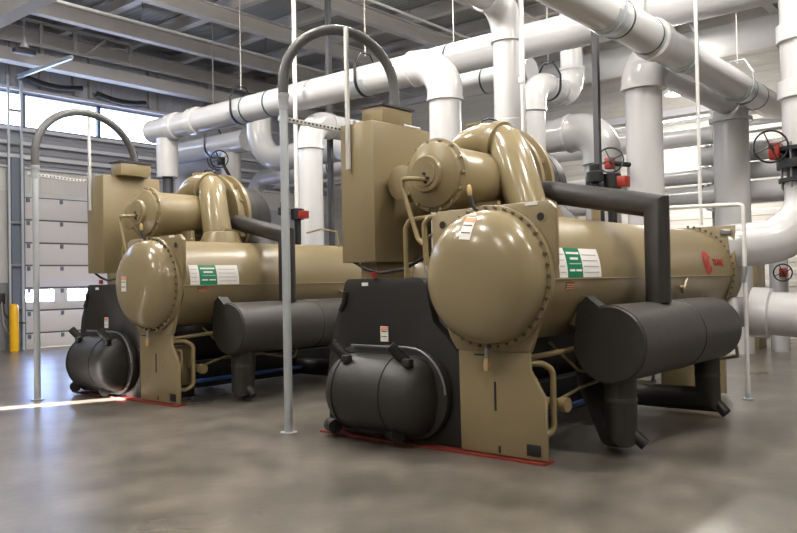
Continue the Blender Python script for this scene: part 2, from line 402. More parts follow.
def make_chiller(label):
    c = thing('water_chiller', OX, label, 'chiller', 'centrifugal water chillers')
    # ---- evaporator shell, tube sheets and head
    sh = MB().lathe([(0, ER), (4.74, ER)], (6.05, EY, EZ), (1, 0, 0), 64).build('evaporator_shell', 'tan', c)
    MB().cyl((6.05, EY-ER-.002, EZ-.03), (10.78, EY-ER-.002, EZ-.03), .008, 6).build('weld_seam', 'tan', sh)
    ps = [(3.27, 1.72), (3.27, 2.2), (3.34, 2.27), (4.52, 2.25), (4.59, 2.19), (4.59, 1.62), (4.4, 1.06), (4.33, .955), (3.55, .955), (3.53, 1.0)]
    ts = MB().prism(ps, 'x', 5.99, 6.05).build('tube_sheet', 'tan', c, bev=.008)
    for y, z in ((3.41, 2.13), (4.46, 2.12)):
        MB().lathe([(0, .036), (.004, .036)], (5.983, y, z), (1, 0, 0), 16).build('lifting_eye', 'black', ts)
        MB().lathe([(0, .042), (.012, .042)], (5.984, y-.012, z-.008), (1, 0, 0), 16).build('eye_rim', 'tan', ts)
    MB().box(5.982, 5.989, 3.44, 3.56, 2.235, 2.265).build('tag_plate', 'label', ts)
    MB().lathe([(0, .645), (.06, .645)], (5.93, EY, EZ), (1, 0, 0), 64).build('head_flange', 'tan', c, bev=.01)
    pr = [(0, .605), (-.03, .60)]
    for i in range(1, 15):
        a = PI/2*i/14; pr.append((-.05-.27*math.sin(a)**1.0, .595*math.cos(a)**.72 if i < 14 else .0005))
    hd = MB().lathe(pr, (5.93, EY, EZ), (1, 0, 0), 64).build('water_box_head', 'tan_gloss', c, sharp=60)
    nb = 40
    bl = MB()
    for i in range(nb):
        a = 2*PI*i/nb
        y, z = EY+.622*math.cos(a), EZ+.622*math.sin(a)
        o = MB().lathe([(0, .015), (-.022, .015)], (5.93, y, z), (1, 0, 0), 6).build('flange_bolt', 'bolt_tan', c)
    # drain valve below the head
    dv = MB().tube([(5.95, 3.92, 1.0), (5.88, 3.92, .99), (5.87, 3.92, .88)], .02, 10, R=.03).build('drain_valve', 'steel', c)
    MB().lathe([(0, .02), (.05, .03), (.11, .024)], (5.87, 3.92, .90), (0, 0, -1), 12).build('valve_cap', 'brass', dv)
    MB().beam((5.87, 3.92, .93), (5.86, 4.04, .93), .02, .015).build('valve_lever', 'black', dv)
    gv = MB().tube([(5.95, 4.04, 2.22), (5.91, 4.06, 2.27), (5.9, 4.08, 2.36)], .018, 10).build('vent_cock', 'dark_steel', c)
    MB().lathe([(0, .02), (.06, .026), (.1, .012)], (5.9, 4.08, 2.36), (0, .1, 1), 12).build('vent_cap', 'brass', gv)
    # pedestal
    pd = MB().prism([(4.31, .953), (4.30, .03), (3.41, .03), (3.41, .565), (3.555, .80), (3.555, .953)], 'x', 5.995, 6.04).build('support_plate', 'tan', c, bev=.006)
    MB().box(5.99, 5.994, 3.905, 3.925, .42, .68).build('slot', 'black', pd)
    MB().box(5.99, 5.994, 3.87, 3.89, .05, .11).build('slot', 'black', pd)
    MB().box(5.986, 5.994, 3.46, 3.60, .06, .16).build('lifting_slot', 'black_iron', pd, bev=.004)
    for y, z in ((4.12, .35), (3.77, .52), (3.72, .2)): MB().lathe([(0, .012), (-.006, .012)], (5.995, y, z), (1, 0, 0), 8).build('bolt', 'tan', pd)
    # base strip
    MB().box(5.945, 6.12, 3.405, 6.12, .002, .02).build('base_strip', 'red_strip', c)
    # rear tube sheet, support and head
    rs = MB().prism([(3.27, 1.72), (3.27, 2.25), (4.59, 2.25), (4.59, 1.3), (4.33, .955), (3.55, .955)], 'x', 10.79, 10.85).build('rear_tube_sheet', 'tan', c, bev=.006)
    for i in range(24):
        a = math.radians(95+i*7.3)
        y, z = EY+.645*math.cos(a), EZ+.645*math.sin(a)
        MB().lathe([(0, .016), (-.02, .016)], (10.79, y, z), (1, 0, 0), 6).build('flange_bolt', 'bolt_tan', rs)
    MB().box(10.75, 10.789, 3.3, 3.44, 2.13, 2.2).build('rear_tag', 'steel', rs, bev=.008)
    MB().prism([(4.31, .953), (4.30, .03), (3.43, .03), (3.43, .565), (3.555, .80), (3.555, .953)], 'x', 10.79, 10.835).build('rear_support', 'tan', c)
    MB().lathe([(0, .63), (.36, .63), (.44, .58), (.46, .3)], (10.85, EY, EZ), (1, 0, 0), 48).build('rear_water_box', 'tan', c)
    # condenser shell and its insulated front
    MB().lathe([(0, .56), (4.6, .56)], (6.16, 5.2, .70), (1, 0, 0), 48).build('condenser_shell', 'foam_dark', c)  # shell coloured black to stand in for the dark void underneath
    pp = [(4.335, .04), (6.07, .04), (6.06, .75), (5.985, 1.12), (5.87, 1.36), (5.815, 1.56)]+arc(5.73, 1.545, .085, 0, 90, 5)+arc(4.82, 1.53, .10, 90, 180, 5)+[(4.70, 1.42), (4.64, 1.2), (4.47, 1.04), (4.335, .90)]
    pn = MB().prism(pp, 'x', 6.045, 6.15).build('condenser_front', 'foam_dark', c, bev=.02)
    MB().tube([(6.04, 5.79, 1.50), (6.04, 5.815, 1.38), (6.04, 5.87, 1.3)], .03, 10).build('edge_roll', 'foam_dark', pn)
    MB().box(6.04, 6.046, 5.475, 5.56, 1.555, 1.59).build('tag_plate', 'label', pn)
    lb = MB().box(6.036, 6.0455, 5.21, 5.31, .99, 1.145).build('warning_label', 'label', pn)
    MB().box(6.033, 6.036, 5.225, 5.295, 1.088, 1.096).build('print_line', 'ink_dark', lb)
    MB().box(6.033, 6.036, 5.225, 5.295, 1.04, 1.046).build('print_line', 'ink_dark', lb)
    MB().box(6.033, 6.036, 5.215, 5.305, 1.105, 1.14).build('print_head', 'orange', lb)
    def stadium(y0, y1, zc, r, n=14):
        return arc(y1-r, zc, r, -90, 90, n)+arc(y0+r, zc, r, 90, 270, n)
    MB().prism(stadium(4.42, 6.02, .495, .445), 'x', 5.95, 6.044).build('waterbox_flange', 'foam', c, bev=.02)
    rings = []
    y0, y1 = 4.53, 5.84
    for i in range(33):
        s = i/32; y = y0+(y1-y0)*s
        e = min(s, 1-s)*(y1-y0)
        q = min(1, e/.30); r = (1-(1-q)**2.6)**(1/2.2)
        rings.append([(5.95+.35*r*math.cos(a) if math.cos(a) < 0 else 5.95+.02*math.cos(a), y, .49+.385*max(r, .02)*math.sin(a)) for a in [2*PI*j/36 for j in range(36)]])
    wb = MB().loft(rings).build('condenser_waterbox', 'foam', c, sharp=60)
    for y in (5.60, 4.98):
        pts = [(5.95+.352*math.cos(a), y, .49+.387*math.sin(a)) for a in [math.radians(92+176*j/24) for j in range(25)]]
        MB().tube(pts, .007, 6).build('foam_seam', 'foam_dark', wb)
    for y in (5.72, 4.93):
        st = MB().tube([(5.84, y-.12, .82), (5.74, y, .98)], .055, 14).build('foam_stub', 'foam_dark', wb)
        MB().box(5.70, 5.78, y-.26, y-.17, .79, .87).build('foam_pad', 'foam_dark', wb, bev=.015)
    MB().tube([(5.93, 5.62, .95), (5.93, 4.9, .955)]+[(5.93, y, z) for y, z in arc(4.87, .51, .445, 92, 178, 8)][1:], .012, 8).build('trim_rod', 'steel', wb)  # thin grey rod standing in for the flange's lit top edge
    for y in (5.82, 4.98):
        MB().tube([(5.93, y+.12, .10), (5.84, y, .12), (5.80, y-.08, .12)], .075, 12, R=.04).build('drain_stub', 'foam_dark', wb)
    MB().tube([(5.93, 5.7, .11), (5.93, 5.05, .11)], .05, 12).build('drain_pipe', 'foam_dark', wb)
    # ---- control box
    cb = MB().box(6.36, 7.37, 5.65, 6.14, 1.812, 3.35).build('control_box', 'tan', c, bev=.012)
    ub = MB().box(6.57, 7.10, 5.70, 6.00, 3.35, 3.55).build('terminal_box', 'tan', c, bev=.008)
    MB().box(6.55, 7.12, 5.68, 6.02, 3.55, 3.574).build('box_lid', 'dark_steel', ub)
    MB().tube([(6.9, 5.67, 3.365), (7.2, 5.67, 3.365)], .018, 8).build('box_handle', 'white_paint', cb)
    MB().tube([(6.47, 6.06, 3.35), (6.47, 6.06, 3.39), (6.5, 6.04, 3.41)], .02, 8).build('lifting_ring', 'galv', cb)
    MB().box(6.46, 6.95, 5.72, 5.95, 1.0, 1.812).build('box_bracket', 'tan', c)
    MB().tube([(6.40, 6.0, 1.82), (6.42, 5.85, 1.74), (6.4, 5.6, 1.69), (6.3, 5.2, 1.72), (6.25, 4.8, 1.87)], .018, 8).build('control_cable', 'black', cb)
    MB().cyl((6.03, 5.38, 1.64), (6.03, 5.38, 1.70), .03, 10).build('red_cap', 'red', c)
    # ---- motor
    mo = MB().lathe([(0, .18), (.03, .19), (.05, .19), (.055, .215), (.09, .28), (.12, .335), (.16, .35), (.17, .385), (.235, .385), (.24, .325), (1.3, .325)], (6.36, MY, MZ), (1, 0, 0), 48).build('motor', 'tan', c)
    for i in range(14):
        a = 2*PI*i/14
        MB().lathe([(0, .018), (-.03, .018)], (6.53, MY+.362*math.cos(a), MZ+.362*math.sin(a)), (1, 0, 0), 6).build('flange_bolt', 'tan', mo)
    MB().lathe([(0, .13), (-.012, .13)], (6.36, MY, MZ), (1, 0, 0), 24).build('end_cover', 'tan', mo)
    for y, z in ((.0, .0), (-.05, -.05), (-.02, -.09)): MB().lathe([(0, .015), (-.02, .015)], (6.348, MY+y, MZ+z), (1, 0, 0), 8).build('cover_bolt', 'black_iron', mo)
    MB().lathe([(0, .14), (.02, .19), (.05, .19), (.06, .16), (.16, .16), (.17, .21), (.22, .21), (.26, .12)], (6.52, 5.43, 2.66), (1, -.1, 0), 28).build('motor_terminal', 'tan', mo)
    MB().tube([(6.34, MY, MZ-.06), (6.2, MY+.02, MZ-.06), (6.2, 5.12, 2.64), (6.2, 5.12, 2.55), (6.2, 4.93, 2.02), (6.2, 4.86, 1.96)], .024, 10, R=.05).build('oil_line', 'copper', c)
    MB().tube([(6.25, 5.13, 1.5), (6.25, 5.13, 2.14), (6.25, 5.07, 2.22), (6.25, 4.72, 2.24)], .025, 10, R=.07).build('oil_line', 'copper', c)
    MB().tube([(6.14, 4.78, 1.75), (6.14, 4.80, 2.16), (6.14, 4.72, 2.22), (6.14, 4.6, 2.22)], .028, 10, R=.07).build('oil_line', 'copper', c)
    MB().tube([(6.3, 5.0, 2.0), (6.3, 4.7, 2.1), (6.3, 4.66, 2.1)], .016, 8).build('oil_line', 'copper', c)
    for y, x in ((4.30, 6.5), (4.12, 6.75), (4.62, 6.55)):
        MB().lathe([(0, .02), (.05, .02), (.055, .035), (.09, .035), (.1, .015)], (x, y, EZ+math.sqrt(max(.01, ER**2-(y-EY)**2))-.01 if abs(y-EY) < ER else 2.2), (0, 0, 1), 10).build('sensor_well', 'copper', c)
    # ---- compressor volute: scroll pipe, rim, back plate
    VY, VZ = 5.06, 2.62
    MB().lathe([(0, .30), (0, .40), (.10, .50), (.24, .55), (.28, .74), (.34, .74), (.35, .68), (.46, .68), (.47, .76), (.53, .76), (.54, .55)], (7.58, VY+.12, VZ+.05), (1, 0, 0), 56).build('volute_housing', 'tan', c)
    vh = c.children[-1]
    for i in range(16):
        a = math.radians(-60+i*24)
        MB().beam((7.95, VY+.12+.69*math.cos(a), VZ+.05+.69*math.sin(a)), (8.05, VY+.12+.69*math.cos(a), VZ+.05+.69*math.sin(a)), .06, .05).build('rim_lug', 'tan', vh)
    pts = []; rad = []
    n = 22
    for i in range(n+1):
        a = math.radians(-35+147*i/n); rr = .585-.02*i/n
        pts.append((7.64-.06*i/n, VY+rr*math.cos(a), VZ+rr*math.sin(a)))
        rad.append(.13+.085*i/n)
    # path goes from the left (+Y) over the top towards the right (-Y)
    pts = [(p[0], p[1], p[2]) for p in pts]
    sc = MB().tube(pts, rad, 24).build('scroll_pipe', 'tan_gloss', c)
    px, py, pz = pts[-1]
    d = (V(pts[-1])-V(pts[-2])).normalized()
    MB().lathe([(-.03, .222), (-.03, .25), (.05, .25), (.05, .222)], pts[-1], d, 32).build('collar', 'tan', sc)
    leg = [V(pts[-1]), V(pts[-1])+d*.12, V((7.50, 4.61, 2.93)), V((7.45, 4.50, 2.68)), V((7.42, 4.40, 2.4)), V((7.40, 4.29, 2.05))]
    # smooth the leg
    sm = []
    for i in range(len(leg)-1):
        p0 = leg[max(0, i-1)]; p1 = leg[i]; p2 = leg[i+1]; p3 = leg[min(len(leg)-1, i+2)]
        for q in range(5):
            u = q/5
            sm.append(.5*((2*p1)+(p2-p0)*u+(2*p0-5*p1+4*p2-p3)*u*u+(3*p1-p0-3*p2+p3)*u**3))
    sm.append(leg[-1])
    MB().tube(sm, [.212+.008*min(1, i/20) for i in range(len(sm))], 28).build('discharge_elbow', 'tan_gloss', c, sharp=60)
    MB().lathe([(0, .40), (.12, .385), (.40, .25), (.41, .21)], (7.40, 4.30, 1.99), (0, 0, 1), 32).build('discharge_base', 'tan', c)
    MB().prism([(7.18, 2.0), (7.72, 2.0), (7.6, 2.42), (7.35, 2.45)], 'y', 4.13, 4.17).build('discharge_gusset', 'tan', c)
    MB().box(7.6, 7.95, 5.1, 5.3, 3.40, 3.425).build('top_cover', 'tan', vh)
    MB().tube([(7.75, 5.22, 3.40), (7.77, 5.17, 3.47), (7.8, 5.10, 3.49), (7.82, 5.0, 3.45), (7.83, 4.97, 3.36)], .011, 8).build('top_hose', 'black', vh)
    # compressor cradle to the shells
    MB().prism([(4.45, 1.9), (5.4, 1.2), (5.3, 2.42), (4.5, 2.42)], 'x', 7.0, 7.06).build('motor_cradle', 'tan', c)
    MB().box(7.9, 8.0, 4.5, 5.3, 1.2, 2.05).build('compressor_foot', 'tan', c)
    # ---- insulated suction elbow behind the volute
    sp = MB().lathe([(0, .60), (.42, .575), (.50, .53), (.54, .42), (.55, .1)], (8.11, VY-.0, VZ+.03), (1, 0, 0), 48).build('suction_elbow', 'foam', c)
    MB().lathe([(-.01, .59), (0, .598), (.01, .59)], (8.32, VY-.0, VZ+.03), (1, 0, 0), 40).build('wrap_seam', 'foam_dark', sp)
    MB().tube([(8.38, 4.9, 2.5), (8.38, 4.6, 2.15), (8.38, 4.34, 1.95)], .30, 24).build('suction_drop', 'foam', sp)
    # ---- purge and relief valves on the shell
    rv = MB().lathe([(0, .05), (.22, .05), (.24, .11), (.36, .11), (.38, .07), (.46, .07)], (9.5, 4.60, 2.60), (0, 0, 1), 16).build('relief_valve', 'black_iron', c)
    MB().cyl((9.5, 4.60, 1.2), (9.5, 4.60, 2.61), .06, 12).build('valve_post', 'tan', rv)
    rv = MB().lathe([(0, .06), (.74, .06), (.75, .12), (.94, .12), (.96, .04)], (9.7, 4.46, 2.0), (0, 0, 1), 16).build('relief_valve', 'black_iron', c)
    MB().box(9.62, 9.78, 4.24, 4.36, 2.76, 2.90).build('valve_cap', 'red', rv, bev=.01)
    MB().tube([(9.2, 4.3, 2.45), (9.25, 4.0, 2.5), (9.4, 3.8, 2.45), (9.42, 3.75, 2.16)], .016, 8).build('oil_line', 'copper', c)
    # ---- insulated pipe from volute over to the receiver
    bp = MB().tube([(7.80, 4.40, 2.57), (7.60, 3.035, 2.29), (7.60, 3.035, 1.34)], .122, 24).build('gas_pipe', 'foam', c)
    # ---- receiver
    rc = MB().lathe([(0, RR-.01), (0, RR), (2.62, RR), (2.63, RR-.02)], (6.58, RY, RZ), (1, 0, 0), 56).build('receiver', 'grey_wrap', c, bev=0)
    MB().lathe([(0, RR-.006), (-.02, RR-.02)], (6.58, RY, RZ), (1, 0, 0), 56).build('end_cap', 'foam', rc)
    MB().lathe([(-.012, RR-.002), (0, RR+.007), (.012, RR-.002)], (8.05, RY, RZ), (1, 0, 0), 56).build('wrap_seam', 'foam', rc)
    MB().prism([(3.16, 1.33), (3.30, 1.26), (3.43, 1.10), (3.37, 1.36), (3.29, 1.43)], 'x', 6.56, 6.72).build('corner_flap', 'foam', rc)
    MB().beam((6.63, 3.33, 1.43), (6.63, 3.44, 1.15), .12, .02, (1, 0, 0)).build('receiver_bracket', 'tan', c)
    l1 = MB().tube([(6.79, RY, .72), (6.79, RY, .20), (6.95, 3.24, .16), (7.3, 3.62, .55), (7.34, 3.68, 1.05)], .142, 22, R=.0).build('drain_leg', 'foam', c)
    MB().lathe([(0, .146), (.02, .15), (.04, .146)], (6.79, RY, .47), (0, 0, 1), 24).build('wrap_band', 'grey_wrap', l1)
    MB().tube([(6.8, 3.0, .2), (6.83, 2.88, .09)], .055, 14).build('foam_stub', 'foam_dark', l1)
    l2 = MB().tube([(9.08, RY, .72), (9.08, RY, .20), (9.08, 4.39, .20)], .135, 22).build('drain_leg', 'foam', c)
    MB().lathe([(0, .137), (.02, .141), (.04, .137)], (9.08, RY, .46), (0, 0, 1), 24).build('wrap_band', 'grey_wrap', l2)
    MB().tube([(9.08, 3.0, .17), (9.05, 2.88, .065)], .06, 14).build('foam_stub', 'foam_dark', l2)
    # ---- labels on the shell
    g = shell_patch(MB(), 6.15, 6.96, -.03, .42, ER+.003).build('inspection_label', 'label', c)
    gg = shell_patch(MB(), 6.30, 6.585, -.03, .42, ER+.006).build('green_field', 'green', g)
    for a, x0, x1, h in ((.32, 6.325, 6.56, .035), (.235, 6.37, 6.52, .035), (.17, 6.345, 6.56, .008), (.06, 6.335, 6.43, .03), (.06, 6.455, 6.56, .03)):
        shell_patch(MB(), x0, x1, a, a+h, ER+.008, 2).build('print_line', 'label', g)
    for a in (.04, .13, .22, .31):
        for x0, x1 in ((6.17, 6.28), (6.62, 6.92)):
            shell_patch(MB(), x0, x1-.04*random.random(), a, a+.012, ER+.006, 2).build('print_line', 'ink', g)
    nt = shell_patch(MB(), 6.27, 6.42, -.20, -.10, ER+.003).build('small_notice', 'ink_dark', c)
    for a in (-.135, -.165, -.195): shell_patch(MB(), 6.275, 6.415, a, a+.012, ER+.006, 2).build('print_line', 'orange', nt)
    # red round emblem with lettering at the far end of the shell
    em = MB(); rows = []
    for rr in (.155, .0):
        pass
    def disc(cx, ca, r0, r1, a0=0, a1=360, n=28):
        o = []; q = []
        for i in range(n+1):
            t = math.radians(a0+(a1-a0)*i/n)
            for (lst, r) in ((o, r0), (q, r1)):
                aa = ca+r*math.sin(t)/ER
                lst.append((cx+r*math.cos(t), EY-(ER+.005)*math.cos(aa), EZ+(ER+.005)*math.sin(aa)))
        return o, q
    o, q = disc(9.95, .23, .15, .085, 25, 335)
    em.loft([o, q], False, False, False)
    o, q = disc(9.95, .23, .06, .001, 0, 360); em.loft([o, q], False, False, False)
    eo = em.build('emblem', 'logo_red', c)
    text_on_shell('TRANE', 10.13, .13, .16, 'logo_red', eo)
    # ---- small works under the shell beside the front support
    ol = MB().tube([(6.10, 3.70, .84), (6.22, 3.56, .84), (6.30, 3.50, .78), (6.30, 3.50, .24), (6.2, 3.55, .19), (6.1, 3.65, .19)], .028, 12, R=.09).build('oil_pump_line', 'copper', c)
    MB().lathe([(0, .055), (.26, .055), (.27, .065), (.33, .065)], (6.42, 3.74, .46), (-.05, -.9, 0), 20).build('oil_filter', 'copper', ol)
    MB().tube([(6.10, 3.68, .70), (6.18, 3.60, .75), (6.18, 3.60, .42)], .020, 10, R=.05).build('oil_line', 'copper', ol)
    MB().lathe([(0, .16), (.5, .16), (.54, .1)], (6.4, 3.95, .22), (0, 0, 1), 24).build('oil_sump', 'tan', ol)
    MB().box(6.2, 6.5, 3.75, 4.15, .05, .22).build('sump_base', 'black_iron', ol, bev=.02)
    MB().tube([(6.1, 3.7, .88), (6.9, 3.45, .95), (7.6, 3.42, .95)], .026, 10).build('oil_line', 'copper', c)
    MB().tube([(6.45, 3.55, .48), (6.75, 3.45, .58), (7.1, 3.4, .62), (7.3, 3.4, .58)], .016, 8).build('oil_line', 'copper', c)
    MB().tube([(6.6, 3.7, 1.0), (6.8, 3.5, .72), (7.2, 3.45, .68)], .014, 8).build('oil_line', 'copper', c)
    MB().tube([(7.2, 3.3, .62), (7.9, 3.24, .5), (7.95, 3.24, .62)], .018, 8, R=.03).build('oil_line', 'copper', c)
    MB().tube([(6.6, 4.0, .22), (8.6, 4.2, .2), (10.3, 4.2, .2)], .03, 10).build('drain_tube', 'blue_pipe', c)
    MB().box(7.0, 9.9, 4.4, 4.62, .06, .45).build('rear_trough', 'black_iron', c)
    # pipe stubs at the rear, seen past the receiver
    MB().tube([(9.4, 3.1, .82), (9.7, 2.95, .75), (9.9, 3.0, .62), (10.2, 3.3, .55)], .022, 8).build('oil_line', 'copper', c)
    MB().tube([(8.95, 3.3, 1.48), (9.05, 3.33, 1.42), (9.2, 3.33, 1.56)], .02, 8).build('gauge_line', 'copper', c)
    return c

ch1 = make_chiller('nearest tan water chiller, right of the two, with black foam-wrapped front and pipes')
ch2 = copy_tree(ch1); ch2.location = (6.12, 10.28, 0)
for o in ch2.children:
    if o.name.split('.')[0] == 'relief_valve': o.location = o.location+V((0, .6, 0))
    if o.name.split('.')[0] == 'control_box': o.location = o.location+V((0, .22, 0))
ch2['label'] = 'tan water chiller farther back on the left, nearer the overhead door'
# dome stickers differ between the two machines
def head_sticker(c, off, y, z, tilt):
    base = V(c.location)
    def surf(yy, zz):
        r = math.sqrt((yy-EY)**2+(zz-EZ)**2)
        lo, hi = 0, PI/2
        for _ in range(40):
            md = (lo+hi)/2
            if .595*math.cos(md)**.72 > r: lo = md
            else: hi = md
        return 5.93-.05-.27*math.sin(lo)
    def patch(y0, y1, z0, z1, lift):
        b = MB(); rings = []
        for i in range(5):
            zz = z0+(z1-z0)*i/4; top = []; bot = []
            for j in range(5):
                yy = y0+(y1-y0)*j/4
                ry, rz = y+(yy*math.cos(tilt)-zz*math.sin(tilt)), z+(yy*math.sin(tilt)+zz*math.cos(tilt))
                x = surf(ry, rz)
                top.append((x-lift, ry, rz)); bot.append((x+.004, ry, rz))
            rings.append(top+bot[::-1])
        return b.loft(rings)
    def shift(b): b.v = [p+(base-OX) for p in b.v]; return b
    s = shift(patch(-.06, .06, -.10, .10, .005)).build('head_sticker', 'label', c)
    shift(patch(-.058, .058, .055, .095, .008)).build('print_line', 'orange', s)
    shift(patch(-.05, .05, .02, .03, .008)).build('print_line', 'ink_dark', s)
    shift(patch(-.05, .05, -.045, -.035, .008)).build('print_line', 'ink_dark', s)
head_sticker(ch1, None, 3.96, 2.05, .1)
head_sticker(ch2, None, 4.06, 1.63, 0)

# ---------------------------------------------------------------- conduit risers beside the control boxes
def make_riser(label, A, B, zc, z0, rise, zend, chan, arm_a, arm_b):
    t = thing('conduit_riser', (A[0], A[1], 0), label, 'conduit', 'conduit risers feeding the chillers')
    P0 = V((A[0], A[1], 0)); P1 = V((B[0], B[1], 0)); d = (P1-P0); Z = V((0, 0, 1))
    pole = MB().cyl(P0+Z*.01, P0+Z*zc, .045, 20).build('pole', 'galv', t)
    MB().lathe([(0, .09), (.012, .09)], P0+Z*.001, Z, 20).build('floor_flange', 'galv', pole)
    MB().lathe([(0, .055), (.12, .055), (.13, .062), (.17, .062)], P0+Z*(zc-.09), Z, 20).build('coupling', 'galv', pole)
    pts = [P0+Z*(zc+.03), P0+Z*z0]
    for i in range(1, 24):
        a = PI*i/24; s = .5-.5*math.cos(a)
        pts.append(P0+d*s+Z*(z0+rise*math.sin(a)))
    pts += [P1+Z*z0, P1+Z*zend]
    MB().tube(pts, .056, 18).build('flexible_conduit', 'conduit', t)
    x, y, za, zb = chan
    ch = MB().box(x-.04, x, y-.02, y+.02, za, zb).build('strut_post', 'white_paint', t, bev=.004)
    mid = min(pts, key=lambda p: (V((x, y, zb))-p).length)
    MB().tube([(x-.01, y, zb-.04), mid], .014, 8).build('clamp', 'galv', ch)
    a = V(arm_a); b = V(arm_b)
    arm = MB(); arm.beam(a, b, .042, .05); ar = arm.build('strut_arm', 'white_paint', t, bev=.003)
    n = 16; dr = (b-a).normalized()
    side = dr.cross(Z).normalized()
    for i in range(n):
        q = a+(b-a)*((i+.6)/n)-side*.0215
        MB().beam(q-dr*.012, q+dr*.012, .003, .022).build('slot', 'dark_steel', ar)
        q = q+side*.043
        MB().beam(q-dr*.012, q+dr*.012, .003, .022).build('slot', 'dark_steel', ar)
    return t
r1 = make_riser('galvanised conduit riser arching to the control box of the nearest chiller', (5.72, 6.36), (6.89, 5.78), 3.56, 3.75, .65, 3.575,
                (6.345, 5.99, 2.84, 4.42), (5.70, 6.42, 3.38), (6.38, 6.16, 3.31))
r2 = make_riser('galvanised conduit riser arching to the farther chiller, in front of the overhead door', (5.35, 11.26), (7.18, 11.62), 3.28, 3.54, .74, 3.575,
                (6.46, 11.73, 2.81, 4.42), (5.30, 11.37, 3.25), (6.42, 11.82, 3.27))

# ---------------------------------------------------------------- white insulated pipework
def pipe(name, label, pts, r, bend=None, covers=True, bands=(), cat='pipe', group=None, caps=False, collars=(), m='pvc'):
    pts = [V(p) for p in pts]; bend = bend if bend is not None else r*2.1
    t = thing(name, pts[0] if pts[0].z < pts[-1].z else pts[-1], label, cat, group)
    MB().tube(pts, r, 36, R=bend, n=12).build('jacket', m, t, sharp=60)
    if covers:
        for i in range(1, len(pts)-1):
            a = (pts[i-1]-pts[i]).normalized(); b = (pts[i+1]-pts[i]).normalized(); ln = bend+r*.55
            e = MB().tube([pts[i]+a*ln, pts[i], pts[i]+b*ln], r*1.10, 36, R=bend, n=12).build('elbow_cover', 'pvc_cover', t, sharp=60)
            for dd in (a, b):
                MB().lathe([(-.03, r*1.1), (-.03, r*1.15), (.02, r*1.15), (.03, r*1.02)], pts[i]+dd*(ln-.02), dd, 36).build('cover_rim', 'pvc_cover', e)
    def along(i, s): return pts[i]+(pts[i+1]-pts[i]).normalized()*s, (pts[i+1]-pts[i]).normalized()
    for i, s in bands:
        p, d = along(i, s); MB().lathe([(-.018, r), (-.018, r*1.012+.004), (.018, r*1.012+.004), (.018, r)], p, d, 36, False, False).build('tape_band', 'tape', t)
    for i, s in collars:
        p, d = along(i, s); MB().lathe([(-.13, r), (-.11, r*1.16), (.11, r*1.16), (.13, r)], p, d, 36, False, False).build('fitting_cover', 'pvc_cover', t)
    return t
def hanger(p, d, r, top, label, m='black_iron', saddle=True):
    p = V(p); d = V(d).normalized(); u = d.cross(V((0, 0, 1))).normalized(); zz = V((0, 0, 1)); R = r+.012
    t = thing('pipe_hanger', p+zz*(R+.25), label, 'hanger', 'pipe hangers')
    ring = [p+u*R*math.cos(a)+zz*R*math.sin(a) for a in [math.radians(180+180*j/14) for j in range(15)]]
    pts = [p-u*R+zz*(R*.9)]+ring+[p+u*R+zz*(R*.9)]
    s = MB(); rings = []
    b = MB(); b.loft([[q-d*.03, q+d*.03, q+d*.03+(q-p).normalized()*.012, q-d*.03+(q-p).normalized()*.012] for q in pts]); b.build('strap', m, t)
    k = R+.22
    MB().tube([p-u*R+zz*(R*.9), p-u*(R*.45)+zz*k, p+u*(R*.45)+zz*k, p+u*R+zz*(R*.9)], .018, 8).build('yoke', m, t)
    MB().cyl(p+zz*(k-.05), V((p.x, p.y, top)), .013, 8).build('rod', 'white_steel', t)
    if saddle:
        sd = MB(); rr = r+.005; N = 12
        an = [math.radians(188+164*j/N) for j in range(N+1)]
        sd.loft([[p+d*s_+(u*math.cos(a)+zz*math.sin(a))*q for a, q in [(a, rr) for a in an]+[(a, rr+.005) for a in an[::-1]]] for s_ in (-.16, .16)])
        sd.build('saddle', 'galv', t)
    return t
CZ = 8.75
# left header P1 with its drop behind the near chiller
pipe('header_pipe', 'white header pipe along the left bay, dropping by an elbow behind the nearest chiller', [(10.8, 16.7, 5.31), (10.8, 7.94, 5.31), (10.8, 7.94, 0)], .275, .52, bands=((0, 3.6), (0, 4.35)), collars=((0, .95), (0, 1.75)))
hanger((10.8, 13.35, 5.31), (0, 1, 0), .275, CZ, 'black hanger with long rod carrying the left header pipe at mid length')
hanger((10.8, 9.75, 5.31), (0, 1, 0), .275, CZ, 'black hanger carrying the left header pipe next to its elbow')
pipe('branch_pipe', 'short white branch hanging below the far left end of the left header pipe', [(10.8, 16.1, 5.05), (10.8, 16.1, 4.15)], .25, covers=False)
pipe('riser_pipe', 'dark steel riser under the short white branch behind the farther chiller', [(10.8, 16.1, 4.15), (10.8, 16.1, 0)], .12, covers=False, m='dark_steel')
pipe('header_pipe', 'white pipe running behind the left header pipe, with black hanger strap', [(12.9, 15.7, 5.25), (12.9, 18.9, 5.25)], .285, covers=False)
pipe('branch_pipe', 'white branch dropping from the rear left pipe behind the farther compressor', [(12.9, 16.4, 4.98), (12.9, 16.4, 0)], .26, covers=False)
hanger((12.9, 17.1, 5.25), (0, 1, 0), .285, CZ, 'black hanger strap on the rear left pipe')
pipe('header_pipe', 'bluish shaded white pipe with rounded end low behind the far left pipes', [(13.75, 17.5, 5.12), (13.75, 19.6, 5.12), (13.75, 19.6, 0)], .31, .4, covers=False, bands=((0, .5), (0, .62)))
pipe('branch_pipe', 'white pipe curving from vertical to level behind the galvanised pole', [(12.8, 15.15, 6.0), (12.8, 15.15, 4.62), (12.8, 11.7, 4.62), (12.8, 11.7, 0)], .30, .8, covers=False)
pipe('riser_pipe', 'white riser with bulky elbow cover behind the farther chiller, left of the dark pole', [(10.9, 11.35, 0), (10.9, 11.35, 4.78), (12.3, 11.35, 4.78)], .24, .4, bands=((0, 2.25),))
